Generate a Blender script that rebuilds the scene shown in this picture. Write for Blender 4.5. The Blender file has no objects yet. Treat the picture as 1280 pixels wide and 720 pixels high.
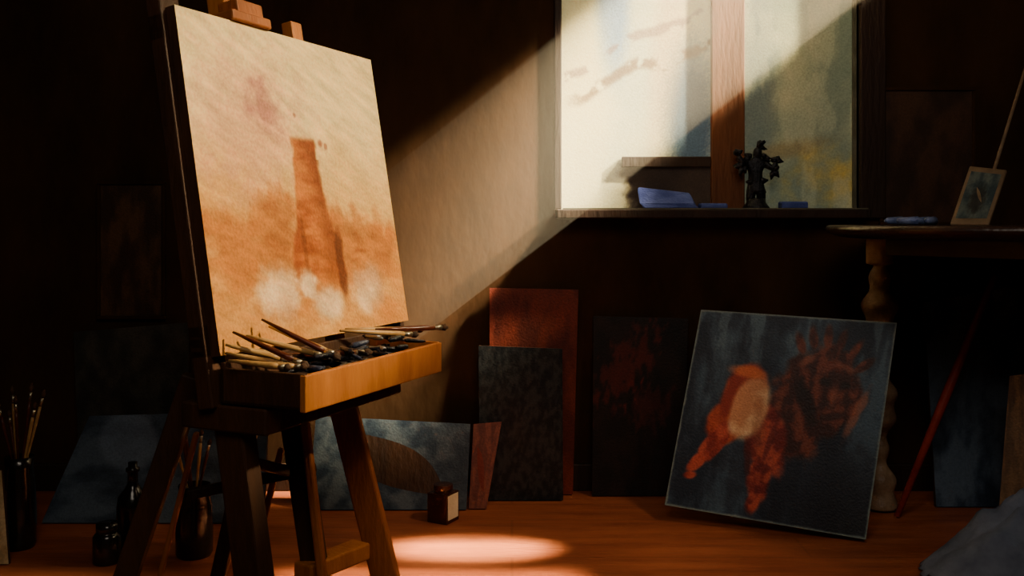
import bpy, bmesh, math, random
from mathutils import Vector, Matrix, noise
random.seed(7)
F=1200.0; H=0.9; HV=275.0
YW=3.2
def px(u,v,Y): return Vector(((u-640)/F*Y, Y, H-(v-HV)/F*Y))
def flo(u,v):
    Y=H*F/(v-HV); return Vector(((u-640)/F*Y,Y,0))
def lin(c):
    r=[]
    for x in c[:3]:
        x=x/255.0
        r.append(x/12.92 if x<=0.04045 else ((x+0.055)/1.055)**2.4)
    return tuple(r)
def L4(c): return (*lin(c),1)
V=Vector
# ---------------------------------------------------------------- materials
def mat(name,c1,c2=None,scale=6,rough=0.6,metal=0,bump=0.25,stretch=(1,1,1),spec=0.3,c3=None,coords='Object'):
    m=bpy.data.materials.new(name); m.use_nodes=True
    n=m.node_tree.nodes; l=m.node_tree.links
    b=n['Principled BSDF']
    tc=n.new('ShaderNodeTexCoord'); mp=n.new('ShaderNodeMapping'); mp.inputs['Scale'].default_value=stretch
    l.new(tc.outputs[coords],mp.inputs[0])
    t=n.new('ShaderNodeTexNoise'); t.inputs['Scale'].default_value=scale; t.inputs['Detail'].default_value=6; t.inputs['Roughness'].default_value=0.65
    l.new(mp.outputs[0],t.inputs['Vector'])
    cr=n.new('ShaderNodeValToRGB')
    cr.color_ramp.elements[0].position=0.35; cr.color_ramp.elements[0].color=L4(c1)
    cr.color_ramp.elements[1].position=0.68; cr.color_ramp.elements[1].color=L4(c2 or c1)
    if c3:
        e=cr.color_ramp.elements.new(0.8); e.color=L4(c3)
    l.new(t.outputs[0],cr.inputs[0]); l.new(cr.outputs[0],b.inputs['Base Color'])
    b.inputs['Roughness'].default_value=rough; b.inputs['Metallic'].default_value=metal
    b.inputs['Specular IOR Level'].default_value=spec
    if bump:
        t2=n.new('ShaderNodeTexNoise'); t2.inputs['Scale'].default_value=scale*9; t2.inputs['Detail'].default_value=3
        l.new(mp.outputs[0],t2.inputs['Vector'])
        bp=n.new('ShaderNodeBump'); bp.inputs['Strength'].default_value=bump; bp.inputs['Distance'].default_value=0.01
        l.new(t2.outputs[0],bp.inputs['Height']); l.new(bp.outputs[0],b.inputs['Normal'])
    return m
def paintmat(name,rough=0.65,emis=0.0,bump=0.4,spec=0.2):
    m=bpy.data.materials.new(name); m.use_nodes=True
    n=m.node_tree.nodes; l=m.node_tree.links; b=n['Principled BSDF']
    a=n.new('ShaderNodeAttribute'); a.attribute_name='Col'
    tc=n.new('ShaderNodeTexCoord')
    t=n.new('ShaderNodeTexNoise'); t.inputs['Scale'].default_value=160; t.inputs['Detail'].default_value=4
    l.new(tc.outputs['Object'],t.inputs['Vector'])
    mx=n.new('ShaderNodeMix'); mx.data_type='RGBA'; mx.blend_type='OVERLAY'; mx.inputs[0].default_value=0.45
    l.new(a.outputs['Color'],mx.inputs[6]); l.new(t.outputs[0],mx.inputs[7])
    l.new(mx.outputs[2],b.inputs['Base Color'])
    b.inputs['Roughness'].default_value=rough; b.inputs['Specular IOR Level'].default_value=spec
    if emis:
        l.new(mx.outputs[2],b.inputs['Emission Color']); b.inputs['Emission Strength'].default_value=emis
    bp=n.new('ShaderNodeBump'); bp.inputs['Strength'].default_value=bump; bp.inputs['Distance'].default_value=0.004
    l.new(t.outputs[0],bp.inputs['Height']); l.new(bp.outputs[0],b.inputs['Normal'])
    return m
# ---------------------------------------------------------------- mesh helpers
def mkobj(name,bm,m=None,smooth=False,bevel=0):
    me=bpy.data.meshes.new(name); bmesh.ops.recalc_face_normals(bm,faces=bm.faces[:]); bm.to_mesh(me); bm.free()
    o=bpy.data.objects.new(name,me); bpy.context.scene.collection.objects.link(o)
    if m: 
        for mm in (m if isinstance(m,list) else [m]): me.materials.append(mm)
    if smooth:
        for p in me.polygons: p.use_smooth=True
    if bevel:
        b=o.modifiers.new('bevel','BEVEL'); b.width=bevel; b.segments=2; b.limit_method='ANGLE'
    return o
def hexa(bm,c,mi=0):
    vs=[bm.verts.new(p) for p in c]
    for f in ((0,1,2,3),(4,7,6,5),(0,4,5,1),(1,5,6,2),(2,6,7,3),(3,7,4,0)):
        fa=bm.faces.new([vs[i] for i in f]); fa.material_index=mi
def addbox(bm,o,a,b,c,mi=0):
    hexa(bm,[o,o+a,o+a+b,o+b,o+c,o+a+c,o+a+b+c,o+b+c],mi)
def axbox(bm,x0,x1,y0,y1,z0,z1,mi=0):
    addbox(bm,V((x0,y0,z0)),V((x1-x0,0,0)),V((0,y1-y0,0)),V((0,0,z1-z0)),mi)
def bar(bm,p0,p1,w,d,side=None,mi=0,w2=None):
    ax=(p1-p0).normalized(); side=side or V((1,0,0))
    s=(side-ax*side.dot(ax)).normalized(); t=ax.cross(s)
    w2=w2 or w
    hexa(bm,[p0-s*w/2-t*d/2,p0+s*w/2-t*d/2,p0+s*w/2+t*d/2,p0-s*w/2+t*d/2,
             p1-s*w2/2-t*d/2,p1+s*w2/2-t*d/2,p1+s*w2/2+t*d/2,p1-s*w2/2+t*d/2],mi)
def tube(bm,pts,rs,n=10,mi=0):
    rings=[]
    for i,p in enumerate(pts):
        a=(pts[min(i+1,len(pts)-1)]-pts[max(i-1,0)]).normalized()
        s=a.orthogonal().normalized() if i==0 else (prev-a*prev.dot(a)).normalized()
        prev=s; t=a.cross(s)
        rings.append([bm.verts.new(p+(s*math.cos(k*2*math.pi/n)+t*math.sin(k*2*math.pi/n))*rs[i]) for k in range(n)])
    for i in range(len(rings)-1):
        for k in range(n):
            f=bm.faces.new([rings[i][k],rings[i][(k+1)%n],rings[i+1][(k+1)%n],rings[i+1][k]]); f.material_index=mi; f.smooth=True
    for r in (rings[0],rings[-1]):
        f=bm.faces.new(r); f.material_index=mi
def lathe(bm,c,prof,n=28,mi=0,ax=None):
    pts=[c+V((0,0,z)) for r,z in prof]
    rings=[[bm.verts.new(p+V((math.cos(k*2*math.pi/n),math.sin(k*2*math.pi/n),0))*max(r,0.0005)) for k in range(n)] for p,(r,z) in zip(pts,prof)]
    for i in range(len(rings)-1):
        for k in range(n):
            f=bm.faces.new([rings[i][k],rings[i][(k+1)%n],rings[i+1][(k+1)%n],rings[i+1][k]]); f.material_index=mi; f.smooth=True
    for r in (rings[0],rings[-1]):
        f=bm.faces.new(r); f.material_index=mi
def group(name,loc,parts):
    e=bpy.data.objects.new(name,None); e.empty_display_size=0.05; e.location=loc
    bpy.context.scene.collection.objects.link(e)
    for p in parts:
        p.parent=e; p.matrix_parent_inverse=Matrix.Translation(loc).inverted()
    return e
def painted(name,TL,TR,BR,BL,fn,nx,ny,m,off=0.0):
    verts=[];cols=[];faces=[]
    nrm=(TR-TL).cross(TL-BL).normalized()
    if nrm.y>0: nrm=-nrm
    for j in range(ny+1):
        t=j/ny
        for i in range(nx+1):
            s=i/nx
            p=(BL*(1-s)+BR*s)*(1-t)+(TL*(1-s)+TR*s)*t+nrm*off
            verts.append(p); cols.append(L4([max(0,min(255,x)) for x in fn(s,t)]))
    for j in range(ny):
        for i in range(nx):
            a=j*(nx+1)+i; faces.append((a,a+1,a+nx+2,a+nx+1))
    me=bpy.data.meshes.new(name); me.from_pydata(verts,[],faces)
    ca=me.color_attributes.new('Col','FLOAT_COLOR','POINT')
    flat=[x for c in cols for x in c]; ca.data.foreach_set('color',flat)
    me.materials.append(m); o=bpy.data.objects.new(name,me); bpy.context.scene.collection.objects.link(o)
    return o
def slab(bm,TL,TR,BR,BL,th,mi=0):
    nrm=(TR-TL).cross(TL-BL).normalized()
    if nrm.y<0: nrm=-nrm
    k=nrm*th
    hexa(bm,[TL,TR,BR,BL,TL+k,TR+k,BR+k,BL+k],mi)
def fb(x,y,sc=1,seed=0,oct=4): return noise.fractal(V((x*sc,y*sc,seed*7.3)),0.9,2.1,oct)
def mix(a,b,f):
    f=max(0,min(1,f)); return [a[i]*(1-f)+b[i]*f for i in range(3)]
def ss(a,b,x):
    t=max(0,min(1,(x-a)/(b-a))); return t*t*(3-2*t)
def blob(x,y,cx,cy,rx,ry,ang=0,soft=0.25,nz=0.0,seed=3,ns=14):
    dx=x-cx;dy=y-cy;c=math.cos(ang);s=math.sin(ang)
    X=(dx*c+dy*s)/rx;Y=(-dx*s+dy*c)/ry
    d=math.sqrt(X*X+Y*Y)+nz*fb(x,y,ns,seed)
    return 1-ss(1-soft,1+soft,d)

# ---------------------------------------------------------------- room
M_wall=mat('plaster_dark',(40,26,15),(70,47,28),2.0,0.9,0,0.3,(1,1,0.45),0.05)
M_floor=mat('floor_red_brown',(124,62,36),(168,92,56),5,0.5,0,0.2,(0.4,2.5,1),0.3)
M_ceil=mat('ceiling_dark',(26,18,12),(34,24,16),3,0.9)
def add_planks(m):
    n=m.node_tree.nodes;l=m.node_tree.links;b=n['Principled BSDF']
    src=b.inputs['Base Color'].links[0].from_socket
    tc=n.new('ShaderNodeTexCoord'); br=n.new('ShaderNodeTexBrick')
    br.inputs['Scale'].default_value=1; br.inputs['Brick Width'].default_value=1.6; br.inputs['Row Height'].default_value=0.16
    br.inputs['Mortar Size'].default_value=0.004; br.inputs['Color1'].default_value=(1,1,1,1); br.inputs['Color2'].default_value=(.8,.78,.76,1); br.inputs['Mortar'].default_value=(.4,.35,.3,1)
    l.new(tc.outputs['Object'],br.inputs['Vector'])
    mx=n.new('ShaderNodeMix'); mx.data_type='RGBA'; mx.blend_type='MULTIPLY'; mx.inputs[0].default_value=0.35
    l.new(src,mx.inputs[6]); l.new(br.outputs[0],mx.inputs[7]); l.new(mx.outputs[2],b.inputs['Base Color'])
add_planks(M_floor)
XL,XR,YB,ZC=-2.3,2.0,-0.6,4.6
bm=bmesh.new(); axbox(bm,XL-.15,XR+.15,YB,YW+.2,-.1,0); mkobj('floor',bm,M_floor)
bm=bmesh.new(); axbox(bm,XL-.15,XR+.15,YB,YW+.2,ZC,ZC+.1); mkobj('ceiling',bm,M_ceil)
bm=bmesh.new(); axbox(bm,XL-.15,XL,YB,YW+.2,0,ZC); mkobj('wall_left',bm,M_wall)
WX0,WX1,WZ0,WZ1=0.165,1.155,0.935,2.15
bm=bmesh.new()
axbox(bm,XL,WX0,YW,YW+.2,0,ZC); axbox(bm,WX1,XR,YW,YW+.2,0,ZC)
axbox(bm,WX0,WX1,YW,YW+.2,0,WZ0-.03); axbox(bm,WX0,WX1,YW,YW+.2,WZ1,ZC)
mkobj('wall_back',bm,M_wall)
oy0,oy1,oz0,oz1=1.4,3.15,1.9,4.4
bm=bmesh.new()
axbox(bm,XR,XR+.15,YB,oy0,0,ZC); axbox(bm,XR,XR+.15,oy1,YW+.2,0,ZC)
axbox(bm,XR,XR+.15,oy0,oy1,0,oz0); axbox(bm,XR,XR+.15,oy0,oy1,oz1,ZC)
mkobj('wall_right',bm,M_wall)
M_wood=mat('window_wood',(84,46,20),(116,66,32),8,0.6,0,0.3,(1,1,.2))
M_wooddk=mat('window_wood_dark',(36,22,14),(54,34,20),8,0.6,0,0.3,(1,1,.2))
bm=bmesh.new()
for y0 in (oy0,oy1-.03): axbox(bm,XR+.02,XR+.08,y0,y0+.03,oz0,oz1)
for z0 in (oz0,oz1-.03): axbox(bm,XR+.02,XR+.08,oy0,oy1,z0,z0+.03)
mkobj('window_2',bm,M_wooddk)

# window_1
def pane(s,t):
    u=703+s*370; v=265-t*((WZ1-WZ0)*F/YW)
    n1=fb(u/100,v/100,1.2,1); n2=fb(u/60,v/160,2,2); n4=fb(u/40,v/40,1.5,9)
    if u>912:
        c=mix([166,166,130],[124,136,114],0.5+n1*1.1)
        c=mix(c,[190,160,78],blob(u,v,1040,225,52,34,0,.6,.5,3,.05)*(.4+n4*.8))
        c=mix(c,[84,100,104],blob(u,v,950,110,22,120,0,.7,.2)*.6)
        c=mix(c,[140,112,66],blob(u,v,985,190,50,10,-.2,.6,.3)*.5)
        c=mix(c,[196,190,150],ss(.0,.3,n2)*.35)
    else:
        c=mix([232,222,170],[208,206,170],0.5+n1)  # pale cream puts part of the sunlit brightness into the pane colour
        c=mix(c,[120,150,190],blob(u,v,768,10,20,80,0,.5,.2)*.75)
        c=mix(c,[74,98,120],blob(u,v,866,150,32,90,0,.5,.2)*.9)
        c=mix(c,[206,166,118],blob(u,v,838,60,20,120,.1,.6,.3)*.45)
        c=mix(c,[240,222,160],blob(u,v,730,160,34,140,0,.6,.2)*.6)
        d=(v-100)+(u-780)*.42+14*n1
        c=mix(c,[120,90,60],(1-ss(3,12,abs(d)))*ss(-.25,.05,n4)*ss(700,740,u)*.7)
        d=(v-50)+(u-800)*.5+14*n1
        c=mix(c,[140,108,90],(1-ss(3,10,abs(d)))*ss(-.2,.1,n4)*.6)
        if v>207:
            c=mix(c,mix([46,36,32],[70,54,42],.5+n1),ss(770,795,u+n4*20))  # painted shade: dark brown below the rail, outside the sunlit part
    return c
M_pane=paintmat('frosted_pane_glow',0.55,0.13,0.15)  # weak emission stands in for daylight coming through the glass
parts=[]
gy=YW+.03
P=lambda x,z,y=gy:V((x,y,z))
parts.append(painted('glass',P(WX0,WZ1),P(WX1,WZ1),P(WX1,WZ0),P(WX0,WZ0),pane,190,230,M_pane))
bm=bmesh.new()
mx0,mx1=(890-640)/F*YW,(932-640)/F*YW
axbox(bm,mx0,mx1,gy-.022,gy-.001,WZ0,WZ1)
zr=px(0,202,YW).z
parts.append(mkobj('mullion',bm,M_wood,bevel=.004))
bm=bmesh.new(); axbox(bm,(778-640)/F*YW,mx0,gy-.018,gy-.001,zr-.018,zr+.018); 
axbox(bm,WX0,mx0,gy-.018,gy-.001,1.75,1.79); axbox(bm,mx1,WX1,gy-.018,gy-.001,1.75,1.79)
parts.append(mkobj('glazing_bars',bm,M_wooddk,bevel=.003))
bm=bmesh.new()
axbox(bm,WX0-.025,WX0,YW-.015,YW+.06,WZ0,WZ1+.04); axbox(bm,WX0-.025,WX1+.09,YW-.015,YW+.06,WZ1,WZ1+.05)
axbox(bm,WX1,WX1+.085,YW-.02,YW+.06,WZ0-.03,WZ1+.04)
parts.append(mkobj('casing',bm,M_wooddk,bevel=.004))
M_sill=mat('sill_paint',(84,80,62),(112,108,88),10,.5)
bm=bmesh.new(); axbox(bm,WX0-.02,WX1+.01,YW-.09,YW+.06,WZ0-.03,WZ0)
parts.append(mkobj('sill',bm,M_wooddk,bevel=.004))
bm=bmesh.new(); axbox(bm,WX0,WX1,YW-.088,YW-.080,WZ0,WZ0+.004)
parts.append(mkobj('sill_edge',bm,M_sill))
bm=bmesh.new(); axbox(bm,WX1-.012,WX1,gy-.012,gy-.001,WZ0,WZ1)
parts.append(mkobj('side_bead',bm,M_sill))
group('window_1',V((.66,YW,WZ0)),parts)
bm=bmesh.new(); axbox(bm,XL,XR,YW-.015,YW,0,.09); mkobj('baseboard_back',bm,M_wooddk,bevel=.004)

# ---------------------------------------------------------------- easel
M_dk=mat('easel_dark_wood',(46,27,14),(76,46,24),9,.6,0,.3,(1,1,.25))
M_ew=mat('easel_wood',(156,88,32),(198,122,50),9,.5,0,.3,(1,1,.25))
M_ewm=mat('easel_wood_mid',(126,68,26),(170,98,42),9,.5,0,.3,(1,1,.25))
e=V((.4046,.9145,0)); n0=V((.9145,-.4046,0)); w=V((-.153,.068,1)).normalized(); nt=e.cross(w).normalized()
BL=V((-.517,1.7,.659))
def C(a,b,c): return BL+e*a+w*b+nt*c
def T(a,t,z): return V((BL.x,BL.y,0))+e*a+n0*t+V((0,0,z))
def cpaint(s,t):
    n1=fb(s,t,3,1); n2=fb(s*2,t*7,2.2,4); n3=fb(s*9,t*3,2.5,8); n5=fb(s,t,9,15)
    c=mix([210,152,78],[238,208,146],ss(.2,.85,t)+n1*.3)
    c=mix(c,[218,158,122],blob(s,t,.24,.68,.25,.22,.3,.6,.5)*.6)
    c=mix(c,[166,104,92],blob(s,t,.33,.73,.07,.06,0,.7,.9)*.7)
    c=mix(c,[150,84,56],blob(s,t,.60,.645,.012,.012,0,.5,.3)*.8+blob(s,t,.63,.635,.009,.012,0,.5,.3)*.7+blob(s,t,.48,.73,.008,.008)*.6)
    top=.41+.06*fb(s,0,5,9)+.05*blob(s,.4,.3,.4,.1,.2)-.05*ss(.8,1,s)
    sk=1-ss(top-.03,top+.06,t+n3*.05)
    c=mix(c,[180,106,38],sk*(.72+n2*.7+n5*.2))
    c=mix(c,[204,148,76],(1-ss(.0,.16,t+n1*.1))*.6)
    b2=blob(s,t,.31,.33,.09,.13,0,.35,.5)+blob(s,t,.68,.30,.10,.11,0,.35,.5)+blob(s,t,.84,.26,.12,.08,0,.4,.5)+blob(s,t,.12,.30,.08,.09,0,.4,.5)
    c=mix(c,mix([140,72,20],[188,118,50],.5+n2*1.5),b2*.6)
    cx=.505; hw=.070+.080*(1-ss(.12,.56,t))
    if t>.585: hw=.064
    tw=(1-ss(hw*.85,hw*1.12,abs(s-cx+n3*.014)))*(1-ss(.64,.665,t))*ss(.12,.24,t)
    c=mix(c,mix([138,64,14],[190,108,36],.5+n2*1.4+n5*.3),tw*.95)
    c=mix(c,[100,44,12],tw*ss(.0,.07,s-cx)*.5)
    c=mix(c,[92,42,14],blob(s,t,.625,.22,.024,.13,0,.4,.5)*.85+blob(s,t,.44,.27,.01,.12,0,.4,.5)*.4)
    wb=blob(s,t,.29,.15,.11,.075,0,.45,.4)+blob(s,t,.53,.10,.09,.05,0,.45,.4)+blob(s,t,.76,.14,.10,.075,.2,.45,.4)+blob(s,t,.42,.17,.05,.045,0,.4,.5)
    c=mix(c,mix([236,206,168],[196,152,112],.4+n1*2),min(1,wb)*.82)
    # lay-in strokes
    c=[x*(1+.10*fb(s*3,t*10+s*4,3,33)) for x in c]
    return c
M_paint=paintmat('oil_paint_canvas',.6,0,.35)
parts=[]
CW,CH=.661,.641
parts.append(painted('painted_face',C(0,CH,0),C(CW,CH,0),C(CW,0,0),C(0,0,0),cpaint,260,260,M_paint,0.0008))
bm=bmesh.new(); addbox(bm,C(0,0,-.02),e*CW,w*CH,nt*.02); parts.append(mkobj('stretcher',bm,M_dk))
group('canvas_painting',C(.33,0,0),parts)
parts=[]
bm=bmesh.new(); addbox(bm,C(-.012,-.09,-.055),e*.05,w*(CH+.12),nt*.034); addbox(bm,C(CW-.035,-.02,-.055),e*.05,w*(CH+.03),nt*.034)
addbox(bm,C(-.012,CH-.06,-.055),e*(CW+.02),w*.05,nt*.034); addbox(bm,C(-.012,.0,-.055),e*(CW+.02),w*.06,nt*.034)
parts.append(mkobj('back_frame',bm,M_dk,bevel=.003))
bm=bmesh.new()
addbox(bm,C(.21,-.1,-.10),e*.05,w*(CH+.26),nt*.044); addbox(bm,C(.435,-.1,-.085),e*.04,w*(CH+.17),nt*.028)
parts.append(mkobj('mast',bm,M_ew,bevel=.003))
bm=bmesh.new()
addbox(bm,C(.15,CH+.001,-.06),e*.12,w*.022,nt*.07); addbox(bm,C(.18,CH+.023,-.05),e*.08,w*.03,nt*.05)
parts.append(mkobj('top_clamp',bm,M_ewm,bevel=.004))
bm=bmesh.new(); addbox(bm,T(.0,-.09,.525),e*.46,n0*.19,V((0,0,.047))); parts.append(mkobj('box_body',bm,M_dk,bevel=.004))
def fl(u,Y): return V(((u-640)/F*Y,Y,0))
bm=bmesh.new()
bar(bm,T(.03,-.0,.572),fl(342,1.71),.062,.04,n0)
bar(bm,px(243,470,1.92),fl(118,1.92),.045,.03)
bar(bm,px(362,490,1.93),fl(412,1.93),.05,.03)
bar(bm,px(330,460,2.25),fl(268,2.3),.035,.03)
parts.append(mkobj('legs_dark',bm,M_dk,bevel=.004))
bm=bmesh.new()
bar(bm,px(420,470,2.08),fl(500,2.08),.058,.035)
bar(bm,px(378,500,1.93),fl(418,1.86),.016,.03)  # lighter strip painting the lit edge of the centre post
bar(bm,px(352,560,2.1),px(312,720,2.1),.014,.012)
bar(bm,px(246,540,1.90),px(200,720,1.90),.010,.016)  # thin lighter strip standing for a lit leg edge
parts.append(mkobj('legs_lit_edges',bm,M_ewm,bevel=.004))
bm=bmesh.new()
bar(bm,px(378,716,1.90),px(452,686,2.04),.035,.05,V((0,0,1)))
parts.append(mkobj('lower_shelf',bm,M_ew,bevel=.004))
bm=bmesh.new()
bar(bm,px(235,618,1.92),px(395,585,1.95),.02,.02,V((0,0,1)))
bar(bm,px(300,575,1.74),px(365,590,1.93),.02,.02,V((0,0,1)))
parts.append(mkobj('stretcher_bars',bm,M_dk,bevel=.003))
group('studio_easel',V((-.45,1.95,0)),parts)
# paint box tray
bm=bmesh.new()
LT=.485; zt=.638; zb=.575
addbox(bm,T(0,.0,zb),e*LT,n0*.18,V((0,0,.008)),1)
addbox(bm,T(-.002,.172,zb-.002),e*(LT+.004),n0*.012,V((0,0,zt-zb)),0)
addbox(bm,T(0,.0,zb),e*.01,n0*.18,V((0,0,zt-zb)),1)
addbox(bm,T(LT-.01,.0,zb),e*.01,n0*.18,V((0,0,zt-zb)),0)
addbox(bm,T(0,.0,zb),e*LT,n0*.01,V((0,0,zt-zb+.01)),1)
k1=mkobj('tray',bm,[M_ew,M_dk],bevel=.002)
M_h1=mat('brush_handle',(150,110,60),(190,150,90),20,.35,0,.1)
M_h2=mat('brush_handle_dark',(60,26,14),(90,40,20),20,.3,0,.1)
M_fer=mat('ferrule_metal',(150,140,120),(190,180,150),20,.3,.9,.05)
M_bri=mat('bristle',(40,26,16),(90,60,34),40,.8)
def brush(bm,p0,p1,r=.0035,tip=True,mi=0):
    d=p1-p0
    tube(bm,[p0,p0+d*.25,p0+d*.7,p0+d*.8],[r*.5,r*.9,r*1.3,r],8,mi)
    tube(bm,[p0+d*.8,p0+d*.9],[r*1.05,r*1.25],8,2)
    tube(bm,[p0+d*.9,p0+d*.95,p1],[r*1.2,r*1.7,r*.4],8,3)
bm=bmesh.new()
rr=random.Random(4)
spec=[(-.0,.0,.665,.12),(.0,.0,.68,.10),(-.015,.02,.655,.14),(.02,.0,.70,.16),(.055,.0,.69,.13),(.10,.0,.715,.16),(.12,.0,.70,.14),(.03,.0,.672,.08),(.0,.04,.65,.16)]
for a,t,z,t2 in spec:
    brush(bm,T(a,t+.012,z),T(a+.04+rr.uniform(-.02,.06),t2,.644),.0046,mi=rr.choice([0,0,1]))
for a,t,z,a2,t2,z2 in [(.06,.02,.652,.22,.15,.642),(.09,.06,.65,.24,.165,.645),(.30,.05,.675,.50,.12,.648),(.35,.03,.672,.56,.10,.652),(.42,.06,.665,.60,.14,.655)]:
    brush(bm,T(a,t,z),T(a2,t2,z2),.0048,mi=rr.choice([0,1]))
mkobj('paintbrushes',bm,[M_h1,M_h2,M_fer,M_bri],smooth=False)
M_tb=mat('tube_dark',(14,14,18),(36,36,46),25,.3,.5,.3); M_ts=mat('tube_silver',(110,110,116),(170,168,160),25,.3,.9,.3); M_tr=mat('tube_label',(60,66,86),(24,28,46),25,.4)
bm=bmesh.new()
for i in range(64):
    a=rr.uniform(.08,.46); t=rr.uniform(.03,.155); z=.61+rr.uniform(0,.045)
    ang=rr.uniform(0,6.28); d=V((math.cos(ang),math.sin(ang),rr.uniform(-.25,.25))).normalized(); ln=rr.uniform(.035,.06)
    p=T(a,t,z)-d*ln*.5
    mi=rr.choice([0,0,0,0,0,1,2]); r=rr.uniform(.004,.0068)
    tube(bm,[p,p+d*ln*.1,p+d*ln*.8,p+d*ln*.88],[r*.35,r*.8,r,r*.5],9,mi)
    tube(bm,[p+d*ln*.88,p+d*ln],[r*.55,r*.5],9,0)
mkobj('paint_tubes',bm,[M_tb,M_ts,M_tr])
bm=bmesh.new(); addbox(bm,T(.012,.012,zb+.009),e*(LT-.024),n0*.155,V((0,0,.022))); k2=mkobj('tray_fill',bm,M_tb,bevel=.008)  # dark slab covering the tray floor under the tubes
group('paint_box',T(.24,.09,zb),[k1,k2])

# ---------------------------------------------------------------- painting leaning right
def rpaint(s,t):
    n1=fb(s,t,4,11); n2=fb(s*8,t*2,2,12); n3=fb(s,t,12,13)
    c=mix([26,36,50],[66,86,100],.40+n1*.9+n2*.6)
    c=mix(c,[92,112,120],ss(.1,.35,n2)*ss(.6,.95,t)*.5)
    c=mix(c,[18,16,20],(1-ss(.05,.5,t))*ss(.4,.9,s)*.75)
    c=mix(c,[20,22,34],blob(s,t,.62,.25,.35,.22,0,.5,.4)*.6)
    m=max(blob(s,t,.68,.69,.18,.18,0.2,.15,.25,3,9),blob(s,t,.57,.50,.13,.21,.35,.18,.28,3,9),blob(s,t,.77,.58,.11,.15,-.3,.18,.3,3,9))
    for (cx,cy,an) in ((.55,.86,.45),(.61,.89,.25),(.68,.90,.05),(.75,.89,-.2),(.82,.85,-.5),(.87,.78,-.9)):
        m=max(m,blob(s,t,cx,cy,.022,.06,an,.4,.2,3,9))
    c=mix(c,mix([60,22,15],[124,58,38],.5+n3*1.6+n2*.9),m*.95)
    c=mix(c,[24,8,8],blob(s,t,.62,.58,.035,.12,.5,.4,.3)*.75+blob(s,t,.70,.69,.03,.02,0,.5,.2)*.8+blob(s,t,.80,.68,.025,.018,0,.5,.2)*.8+blob(s,t,.76,.53,.05,.02,.2,.5,.2)*.6)
    c=mix(c,[168,96,68],blob(s,t,.87,.55,.022,.12,-.35,.4,.4)*.7+blob(s,t,.60,.79,.05,.018,.6,.5,.4)*.6+blob(s,t,.78,.77,.05,.014,-.4,.5,.4)*.55+blob(s,t,.75,.62,.018,.06,-.1,.5,.3)*.5)
    b=max(blob(s,t,.30,.57,.115,.17,-.25,.12,.12,3,6),blob(s,t,.25,.46,.10,.13,-.5,.15,.15,3,6))
    c=mix(c,mix([140,44,24],[206,96,54],.5+n1*1.6+n2*.6),b)
    a1=max(blob(s,t,.20,.34,.048,.13,-.55,.2,.2,3,8),blob(s,t,.125,.23,.034,.08,-.65,.25,.2,3,8),blob(s,t,.10,.165,.038,.022,.2,.3,.2,3,8))
    c=mix(c,mix([130,36,24],[186,76,52],.5+n3*1.6),a1*.97)
    l1=max(blob(s,t,.45,.38,.10,.17,.25,.2,.25,3,8),blob(s,t,.45,.21,.06,.13,.0,.2,.25,3,8),blob(s,t,.44,.08,.035,.06,-.2,.3,.2,3,8))
    c=mix(c,mix([116,30,22],[192,80,54],.5+n3*2),l1*.97)
    c=mix(c,[84,18,14],blob(s,t,.37,.33,.016,.14,.15,.5,.3)*.7+blob(s,t,.48,.40,.015,.12,-.2,.5,.3)*.6)
    c=mix(c,mix([206,140,94],[250,220,168],.5+n1*1.5),blob(s,t,.345,.53,.094,.16,-.15,.18,.1,3,6)*.97)
    c=mix(c,[160,90,54],blob(s,t,.405,.46,.03,.12,.1,.6,.2)*.5)
    c=mix(c,[218,112,62],blob(s,t,.31,.70,.09,.03,-.1,.4,.2,3,6)*.8)
    ed=min(s,1-s,t,1-t)
    c=mix([112,124,118],c,ss(.003,.012,ed+n3*.004))
    return c
BR=V((.978,2.667,.0)); er=V((.935,-.34,-.07)); ur=V((.22,.2,.95))
BLr=BR-er*.565; TRr=BR+ur*.62; TLr=BLr+ur*.60
lift=V((0.005,0,.012)); BR+=lift;BLr+=lift;TRr+=lift;TLr+=lift
M_rp=paintmat('oil_paint_dark',.5,0,.3,.3)
bm=bmesh.new(); slab(bm,TLr,TRr,BR,BLr,.02); s1=mkobj('stretcher',bm,M_sill,bevel=.002)
s2=painted('painted_face',TLr,TRr,BR,BLr,rpaint,230,230,M_rp,.001)
group('beast_painting',BR.copy(),[s1,s2])

# ---------------------------------------------------------------- leaning boards
def board(name,TL,TR,BR_,BL_,fn,edge,th=.018,nx=60,ny=60,m=None):
    for p in (BR_,BL_): 
        if p.z<.004: p.z=.004
    bm=bmesh.new(); slab(bm,TL,TR,BR_,BL_,th); a=mkobj('stretcher',bm,edge,bevel=.002)
    b=painted('painted_face',TL,TR,BR_,BL_,fn,nx,ny,m or M_rp,.001)
    return group(name,(BL_+BR_)/2,[a,b])
def flat(c1,c2,sd,extra=None,sx=3,sy=3):
    def f(s,t):
        c=mix(c1,c2,.5+fb(s*sx,t*sy,1.5,sd)*1.5)
        return extra(s,t,c) if extra else c
    return f
def P4(l): return [px(*q) for q in l]
def wb(u,Y): return V(((u-640)/F*Y,Y,.004))
M_red=mat('red_board_edge',(92,26,14),(120,40,22),8,.6)
board('red_panel',px(612,360,3.175),px(723,362,3.175),wb(716,3.135),wb(612,3.135),flat((80,28,16),(110,42,24),21),M_red,.012)
board('dark_canvas',px(598,432,3.11),px(703,436,3.11),wb(704,3.07),wb(600,3.07),flat((12,14,18),(40,42,42),22,None,14,14),M_dk,.016)
board('blue_canvas',px(395,520,3.06),px(588,530,3.06),wb(583,2.97),wb(385,2.97),flat((40,54,70),(88,100,110),23,lambda s,t,c:mix(c,[40,32,30],ss(.5,1,s)*.4),6,3),M_dk,.016)
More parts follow.
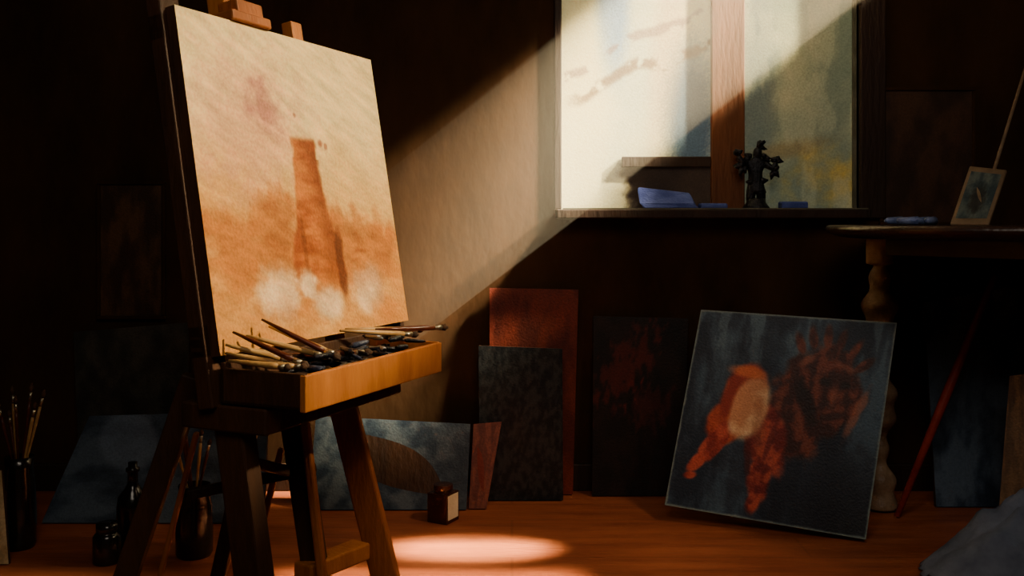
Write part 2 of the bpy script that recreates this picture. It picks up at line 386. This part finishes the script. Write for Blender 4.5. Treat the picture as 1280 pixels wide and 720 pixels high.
board('blue_canvas_side',px(592,530,3.05),px(627,527,3.06),wb(608,2.98),wb(586,2.98),flat((92,42,28),(120,60,40),24),M_red,.01)  # separate board standing in for the blue canvas's thick side
board('grey_canvas',px(92,415,3.17),px(236,403,3.17),wb(236,3.12),wb(100,3.12),flat((42,42,38),(70,65,56),25),M_dk,.016)
board('slate_blue_canvas',px(112,520,2.98),px(335,514,2.98),wb(330,2.84),wb(52,2.84),flat((46,58,72),(80,94,108),26,lambda s,t,c:mix(c,[116,132,150],blob(s,t,.27,.75,.15,.3,.3,.15)*.6),3,3),M_dk,.016)
board('maroon_still_life',px(742,395,3.17),px(860,398,3.17),wb(855,3.12),wb(740,3.12),flat((20,14,10),(32,20,15),27,lambda s,t,c:mix(c,[116,34,22],max(0,blob(s,t,.35,.72,.3,.12,.5,.4,1.4)*.55+blob(s,t,.6,.5,.2,.1,0,.4,1.2)*.35)),4,4),M_dk,.016)
board('dusky_blue_canvas',px(1155,378,3.10),px(1300,352,3.10),wb(1300,3.0),wb(1170,3.0),flat((40,52,68),(82,96,112),28),M_dk,.016)
board('tan_chair_stand_in',px(1262,470,2.80),px(1300,465,2.76),wb(1310,2.66),wb(1246,2.72),flat((90,62,38),(120,86,54),29),M_dk,.012)  # leaning canvas standing in for the edge of a wooden chair
board('cream_canvas',px(-60,585,2.55),px(2,588,2.55),wb(11,2.50),wb(-60,2.50),flat((170,144,100),(200,174,128),30),M_dk,.012)
def wallpic(name,u0,v0,u1,v1,c1,c2,fr,sd):
    Y=YW-.03
    a,b,c,d=px(u0,v0,Y),px(u1,v0,Y),px(u1,v1,Y),px(u0,v1,Y)
    bm=bmesh.new(); wf=.012
    axbox(bm,a.x,b.x,Y+.012,YW-.001,a.z-wf,a.z); axbox(bm,a.x,b.x,Y+.012,YW-.001,d.z,d.z+wf)
    axbox(bm,a.x,a.x+wf,Y+.012,YW-.001,d.z+wf,a.z-wf); axbox(bm,b.x-wf,b.x,Y+.012,YW-.001,d.z+wf,a.z-wf)
    f=mkobj('frame',bm,fr,bevel=.003)
    p=painted('painted_face',a,b,c,d,flat(c1,c2,sd,None,3,2),40,60,M_rp,0)
    p.location.y=.020
    group(name,(a+c)/2,[f,p])
wallpic('hanging_picture',1102,108,1223,282,(50,34,24),(74,50,34),M_wall,31)
wallpic('hanging_picture.001',118,226,204,400,(52,34,21),(84,58,34),M_wall,32)

# ---------------------------------------------------------------- table
M_tab=mat('table_dark',(32,19,15),(54,33,25),8,.35,0,.2,(1,1,1),.5)
M_leg=mat('table_leg_turned',(120,94,72),(176,146,116),12,.4)
tc=V((1.395,2.66,0)); tz=.885
bm=bmesh.new(); lathe(bm,tc+V((0,0,tz-.036)),[(.0,0),(.44,0),(.475,.006),(.50,.018),(.502,.026),(.497,.034),(.49,.036),(0,.036)],72)
t1=mkobj('top',bm,M_tab)
full=[(.024,0)]
for i in range(150):
    z=.008+i*.0056
    if z>.845: break
    r=.036+.014*math.sin(z*22+.6)+.007*math.sin(z*70+1)
    if z>.76: r=.04
    full.append((r,z))
full+=[(.042,.849)]
bm=bmesh.new()
for lx,ly in ((1.145,2.99),(1.72,2.98),(1.66,2.30)): lathe(bm,V((lx,ly,0)),full,24)
t2=mkobj('turned_legs',bm,M_leg)
bm=bmesh.new()
axbox(bm,1.15,1.71,2.975,3.005,.79,.848); bar(bm,V((1.15,2.97,.82)),V((1.655,2.31,.82)),.055,.025,V((0,0,1))); bar(bm,V((1.72,2.97,.82)),V((1.665,2.31,.82)),.055,.025,V((0,0,1)))
t3=mkobj('apron',bm,M_tab)
group('round_table',tc.copy(),[t1,t2,t3])
M_rs=mat('stick_red',(130,36,24),(170,58,38),10,.5)
bm=bmesh.new(); p0=px(1243,345,2.95); p1=V((px(1121,640,2.9).x,2.9,.004)); tube(bm,[p1,(p0+p1)/2,p0],[.009,.014,.010],10); mkobj('red_maulstick',bm,M_rs)
M_tan=mat('tan_frame',(110,88,66),(144,118,90),12,.5)
def smallp(s,t):
    c=mix([46,62,70],[88,100,98],.5+fb(s,t,3,41)*1.5)
    return mix(c,[34,30,30],blob(s,t,.5,.4,.25,.3,0,.4,.4)*.7)
q=P4([(1212,207,2.72),(1259,212,2.66),(1236,296,2.58),(1187,291,2.64)])
q[2].z=q[3].z=tz+.003
TL_,TR_,BR2,BL2=q
bm=bmesh.new(); slab(bm,TL_,TR_,BR2,BL2,.012); f1=mkobj('frame',bm,M_tan,bevel=.004)
def inset(k):
    c=(TL_+TR_+BR2+BL2)/4; return [c+(p-c)*k for p in (TL_,TR_,BR2,BL2)]
i4=inset(.80); f2=painted('painted_face',*i4,smallp,30,40,M_rp,.0015)
bm=bmesh.new(); tube(bm,[V((px(1225,290,2.74).x,2.76,tz+.002)),px(1245,205,2.76),px(1305,10,2.80)],[.005,.005,.004],8)
f3=mkobj('prop_pole',bm,M_tan)
group('tabletop_easel',(BL2+BR2)/2,[f1,f2,f3])
M_bt=mat('blue_tube',(64,80,126),(126,142,184),20,.35,.2)
bm=bmesh.new()
for (u,Y,a) in ((1118,2.6,.2),(1136,2.5,-.5),(1152,2.62,.1),(1163,2.5,.8)):
    c=V(((u-640)/F*Y,Y,tz+.013)); d=V((math.cos(a),math.sin(a),0))
    tube(bm,[c-d*.03,c-d*.02,c+d*.022,c+d*.026,c+d*.036],[.003,.009,.012,.006,.006],10)
mkobj('blue_paint_tubes',bm,M_bt)

# ---------------------------------------------------------------- figurine on sill
M_br=mat('bronze_dark',(20,20,26),(44,44,50),20,.35,.6,.3)
fc=px(945,262,YW-.03); fc.z=WZ0
def skin(name,pts,edges,m,sub=2):
    me=bpy.data.meshes.new(name); me.from_pydata([p[0] for p in pts],edges,[]); o=bpy.data.objects.new(name,me); bpy.context.scene.collection.objects.link(o)
    sk=o.modifiers.new('skin','SKIN')
    for i,p in enumerate(pts): me.skin_vertices[0].data[i].radius=(p[1],p[1])
    me.skin_vertices[0].data[0].use_root=True
    s=o.modifiers.new('sub','SUBSURF'); s.levels=sub; s.render_levels=sub
    me.materials.append(m); return o
g=lambda x,z,y=0:fc+V((x,y,z))
fp=[(g(0,.095),.022),(g(-.002,.12),.020),(g(.002,.148),.028),(g(.003,.168),.012),(g(.005,.188),.018),(g(.007,.206),.011),
    (g(.03,.150),.013),(g(.052,.134,-.01),.012),(g(.066,.154,-.01),.010),
    (g(-.028,.152),.013),(g(-.052,.156,-.01),.012),(g(-.062,.178,-.01),.010),
    (g(.014,.06,-.006),.019),(g(.018,.02),.014),(g(-.014,.06,.005),.019),(g(-.02,.02),.014)]
fe=[(0,1),(1,2),(2,3),(3,4),(4,5),(2,6),(6,7),(7,8),(2,9),(9,10),(10,11),(0,12),(12,13),(0,14),(14,15)]
o1=skin('figure',fp,fe,M_br,2)
bm=bmesh.new()
rf=random.Random(3)
def spray(c,n,ln,up,wd=.006):
    for i in range(n):
        a=rf.uniform(-1,1)*1.9+up
        d=V((math.sin(a),rf.uniform(-.4,.4),math.cos(a))).normalized()
        L_=ln*rf.uniform(.6,1.1); m1=c+d*L_*.5+V((0,0,.004))
        tube(bm,[c,m1,c+d*L_],[wd*.7,wd,wd*.2],7)
spray(g(.066,.156,-.01),8,.024,.3,.009); spray(g(-.062,.180,-.01),8,.020,-.3,.008); spray(g(.006,.204),6,.032,.1,.008)
spray(g(.055,.125,-.01),7,.026,1.6,.010); spray(g(-.045,.140,-.01),8,.030,-1.7,.011); spray(g(0,.085),12,.044,3.1,.013); spray(g(.028,.165),6,.026,.7,.009); spray(g(-.02,.168),6,.024,-.6,.009)
o3=mkobj('drapery_sprays',bm,M_br)
bm=bmesh.new(); lathe(bm,g(0,0),[(.042,0),(.044,.006),(.038,.014),(.032,.022),(.030,.036),(.0,.038)],24); o2=mkobj('base',bm,M_br)
group('bronze_figurine',fc.copy(),[o1,o2,o3])
M_bl=mat('blue_cloth',(46,62,132),(84,100,172),14,.7)
bm=bmesh.new()
A=[V((px(796,0,YW).x,YW+.0,WZ0+.078)),V((px(862,0,YW).x,YW,WZ0+.058)),V((px(872,0,YW).x,YW,WZ0+.002)),V((px(803,0,YW).x,YW-.01,WZ0+.002))]
A2=[p+V((0,-.05,-.04)) for p in A]; A2[2].z=A2[3].z=WZ0+.002; A2[0].z=WZ0+.02;A2[1].z=WZ0+.02
hexa(bm,A2+A)
B0=px(872,0,YW).x; B1=px(905,0,YW).x
axbox(bm,B0,B1,YW-.06,YW+.0,WZ0+.001,WZ0+.02)
axbox(bm,px(972,0,YW).x,px(1005,0,YW).x,YW-.05,YW+.0,WZ0+.001,WZ0+.026)
mkobj('blue_cloth',bm,M_bl,bevel=.006)

# ---------------------------------------------------------------- jars & bottles
M_gl=mat('dark_glaze',(14,14,14),(30,26,24),10,.18,0,.05,(1,1,1),.6)
def jar_brush(name,u,vb,r,h,tips,prof):
    c=flo(u,vb)
    bm=bmesh.new(); lathe(bm,c,[(a*r,b*h) for a,b in prof],28)
    j=mkobj('pot',bm,M_gl)
    bm=bmesh.new()
    for dx,dz,dy in tips:
        brush(bm,c+V((dx*.15,dy*.1,h*.8)),c+V((dx,dy,h+dz)),.0038,mi=random.choice([0,1,1]))
    b=mkobj('brushes',bm,[M_h1,M_h2,M_fer,M_bri])
    group(name,c,[j,b])
pp=[(.0,0),(.9,0),(1,.05),(1.02,.35),(.95,.7),(.82,.88),(.88,1),(.76,1),(.7,.9),(.0,.8)]
jar_brush('brush_pot',24,684,.043,.25,[(-.06,.15,0),(-.03,.19,.02),(0,.17,-.02),(.03,.2,.01),(.05,.15,-.01),(.06,.18,.02),(-.045,.12,.03)],pp)
jar_brush('brush_pot.001',243,694,.048,.19,[(-.07,.18,0),(-.05,.2,.02),(-.02,.17,-.02),(.02,.15,0),(.04,.12,.01)],pp)
c=flo(166,686); bm=bmesh.new()
lathe(bm,c,[(0,0),(.038,0),(.042,.006),(.042,.12),(.038,.145),(.02,.168),(.014,.18),(.0135,.21),(.018,.213),(.018,.222),(.012,.224),(.012,.238),(0,.238)],28); mkobj('oil_bottle',bm,M_gl)
c=flo(134,703); bm=bmesh.new(); lathe(bm,c,[(0,0),(.033,0),(.036,.005),(.036,.07),(.03,.078),(.024,.082),(.028,.084),(.028,.104),(0,.105)],24); mkobj('ink_jar',bm,M_gl)
M_label=mat('jar_label',(230,205,160),(250,230,190),20,.6)
M_jar=mat('jar_brown',(44,22,14),(70,34,20),10,.25,0,.05,(1,1,1),.5)
c=flo(554,651)
bm=bmesh.new(); R=Matrix.Rotation(-.5,3,'Z')
def rb(x0,x1,y0,y1,z0,z1,mi):
    cs=[V(p) for p in ((x0,y0,z0),(x1,y0,z0),(x1,y1,z0),(x0,y1,z0),(x0,y0,z1),(x1,y0,z1),(x1,y1,z1),(x0,y1,z1))]
    hexa(bm,[c+R@p for p in cs],mi)
rb(-.034,.034,-.034,.034,0.001,.088,0); lathe(bm,c,[(0,.088),(.026,.088),(.024,.094),(.029,.096),(.029,.11),(0,.111)],24,0)
rb(.034,.0355,-.028,.028,.012,.084,1)
mkobj('square_ink_bottle',bm,[M_jar,M_label],bevel=.003)
M_cl=mat('pale_blue_cloth',(74,84,104),(112,122,142),7,.8)
bm=bmesh.new(); N=60; grid=[]
cc=flo(1306,722); 
for j in range(N+1):
    row=[]
    for i in range(N+1):
        x=(i/N-.5)*.66; y=(j/N-.5)*.40
        r=math.sqrt((x/.31)**2+(y/.19)**2); an=math.atan2(y,x)
        z=.20*max(0,1-r**1.3)+(.03*fb(x,y,9,51)+.012*math.sin(an*9+r*3))*max(0,1-r)*2
        row.append(bm.verts.new(cc+V((x,y,max(0,z)+.002))))
    grid.append(row)
for j in range(N):
    for i in range(N):
        f=bm.faces.new([grid[j][i],grid[j][i+1],grid[j+1][i+1],grid[j+1][i]]); f.smooth=True
dead=[v for v in bm.verts if v.co.z<=.0025]
bmesh.ops.delete(bm,geom=dead,context='VERTS')
o=mkobj('draped_cloth',bm,M_cl); so=o.modifiers.new('s','SOLIDIFY'); so.thickness=.004; so.offset=1

# ---------------------------------------------------------------- lights
def area(name,loc,d,sx,sy,power,col,spread,xaxis=None,shape='RECTANGLE'):
    l=bpy.data.lights.new(name,'AREA'); l.shape=shape; l.size=sx; l.size_y=sy; l.energy=power; l.color=col; l.spread=math.radians(spread)
    o=bpy.data.objects.new(name,l); bpy.context.scene.collection.objects.link(o)
    z=-d.normalized(); x=(xaxis or V((1,0,0))); x=(x-z*x.dot(z)).normalized(); y=z.cross(x)
    o.matrix_world=Matrix(((x.x,y.x,z.x,loc.x),(x.y,y.y,z.y,loc.y),(x.z,y.z,z.z,loc.z),(0,0,0,1)))
    return o
qn=V((.61,0,-.79)).normalized()
warm=(1,.81,.49)
m_=.25
d2=V((-.79,.79*m_,-.61)).normalized()
qc=-.84; qh=.50
xs=2.3
yn=YW-(xs+.62)*m_; yf=YW-(xs-1.35)*m_
yc=(yn+yf)/2
zc=(.6112*xs-qc)/.7915
area('sun_shaft',V((xs,yc,zc)),d2,qh,(yf-yn)*.97,14.0,warm,3,qn)
m3=.22
d4=V((-.61,.61*m3,-.79)).normalized(); qn2=V((.79,0,-.61)).normalized()
q2a,q2b=-.72,-.37
yn2=YW-(xs+.60)*m3; yf2=YW-(xs-.42)*m3
zc2=(.7915*xs-(q2a+q2b)/2)/.6112
area('sun_shaft.001',V((xs,(yn2+yf2)/2,zc2)),d4,q2b-q2a,yf2-yn2,9.0,warm,6,qn2)
d1=V((-.79,0,-.61)).normalized()
q0,q1=-1.42,-.62
zc1=(.6112*xs-(q0+q1)/2)/.7915
area('sun_easel',V((xs,2.0,zc1)),d1,(q1-q0),.78,3.5,(1,.78,.46),4,qn)
t=flo(585,686); d3=V((-.5,.0,-.86)).normalized()
area('sun_floor_patch',t-d3*2.2,d3,.38,.15,2.8,(1,.82,.44),4,V((1,0,0)),'ELLIPSE')
t=flo(530,730); area('sun_floor_patch.001',t-d3*2.2,d3,.66,.16,2.8,(1,.76,.40),4,V((1,0,0)),'RECTANGLE')
def spot(name,loc,tgt,power,col,ang,blend,r=.1):
    l=bpy.data.lights.new(name,'SPOT'); l.energy=power; l.color=col; l.spot_size=math.radians(ang); l.spot_blend=blend; l.shadow_soft_size=r
    o=bpy.data.objects.new(name,l); bpy.context.scene.collection.objects.link(o); o.location=loc
    o.rotation_euler=(tgt-loc).to_track_quat('-Z','Y').to_euler()
spot('floor_glow',V((1.5,1.7,2.6)),V((.0,2.50,0)),115,(1,.68,.42),38,1,.15)
area('room_fill',V((.2,-.3,2.8)),V((.05,1,-.5)),1.6,1.2,18,(1,.86,.70),160)
spot('painting_fill',V((-.1,.6,2.5)),V((.85,2.8,.35)),24,(1,.9,.78),24,1,.2)  # unseen fill added to brighten the leaning painting
bm=bmesh.new()
def bp_(x,q,near):
    z=(.6112*x-q)/.7915
    if near: y=YW-(x+.62)*m_
    else: y=min(YW-.025, YW-(x-1.35)*m_)
    return V((x,y+(0.01 if near else 0),z))
q0,q1=qc-qh/2+.0,qc+qh/2
xa,xb=-.50,1.12
hexa(bm,[bp_(xa,q0,1),bp_(xb,q0,1),bp_(xb,q1,1),bp_(xa,q1,1),bp_(xa,q0,0),bp_(xb,q0,0),bp_(xb,q1,0),bp_(xa,q1,0)])  # added haze block, cut to the beam's shape so the shaft shows
mv=bpy.data.materials.new('shaft_haze_volume'); mv.use_nodes=True; nn=mv.node_tree.nodes; nn.clear()
vo=nn.new('ShaderNodeVolumeScatter'); vo.inputs['Density'].default_value=.3; vo.inputs['Color'].default_value=(1,.9,.75,1)
oo=nn.new('ShaderNodeOutputMaterial'); mv.node_tree.links.new(vo.outputs[0],oo.inputs['Volume'])
mkobj('shaft_haze',bm,mv)
wd=bpy.data.worlds.new('World'); bpy.context.scene.world=wd; wd.use_nodes=True
wd.node_tree.nodes['Background'].inputs[0].default_value=(.7,.6,.5,1); wd.node_tree.nodes['Background'].inputs[1].default_value=.02
# ---------------------------------------------------------------- camera
cd=bpy.data.cameras.new('camera'); co=bpy.data.objects.new('camera',cd); bpy.context.scene.collection.objects.link(co)
cd.sensor_width=36; cd.lens=36*F/1280; co.location=(0,0,H); co.rotation_euler=(math.pi/2,0,0); cd.shift_y=-(360-HV)/1280; cd.clip_start=.05
bpy.context.scene.camera=co
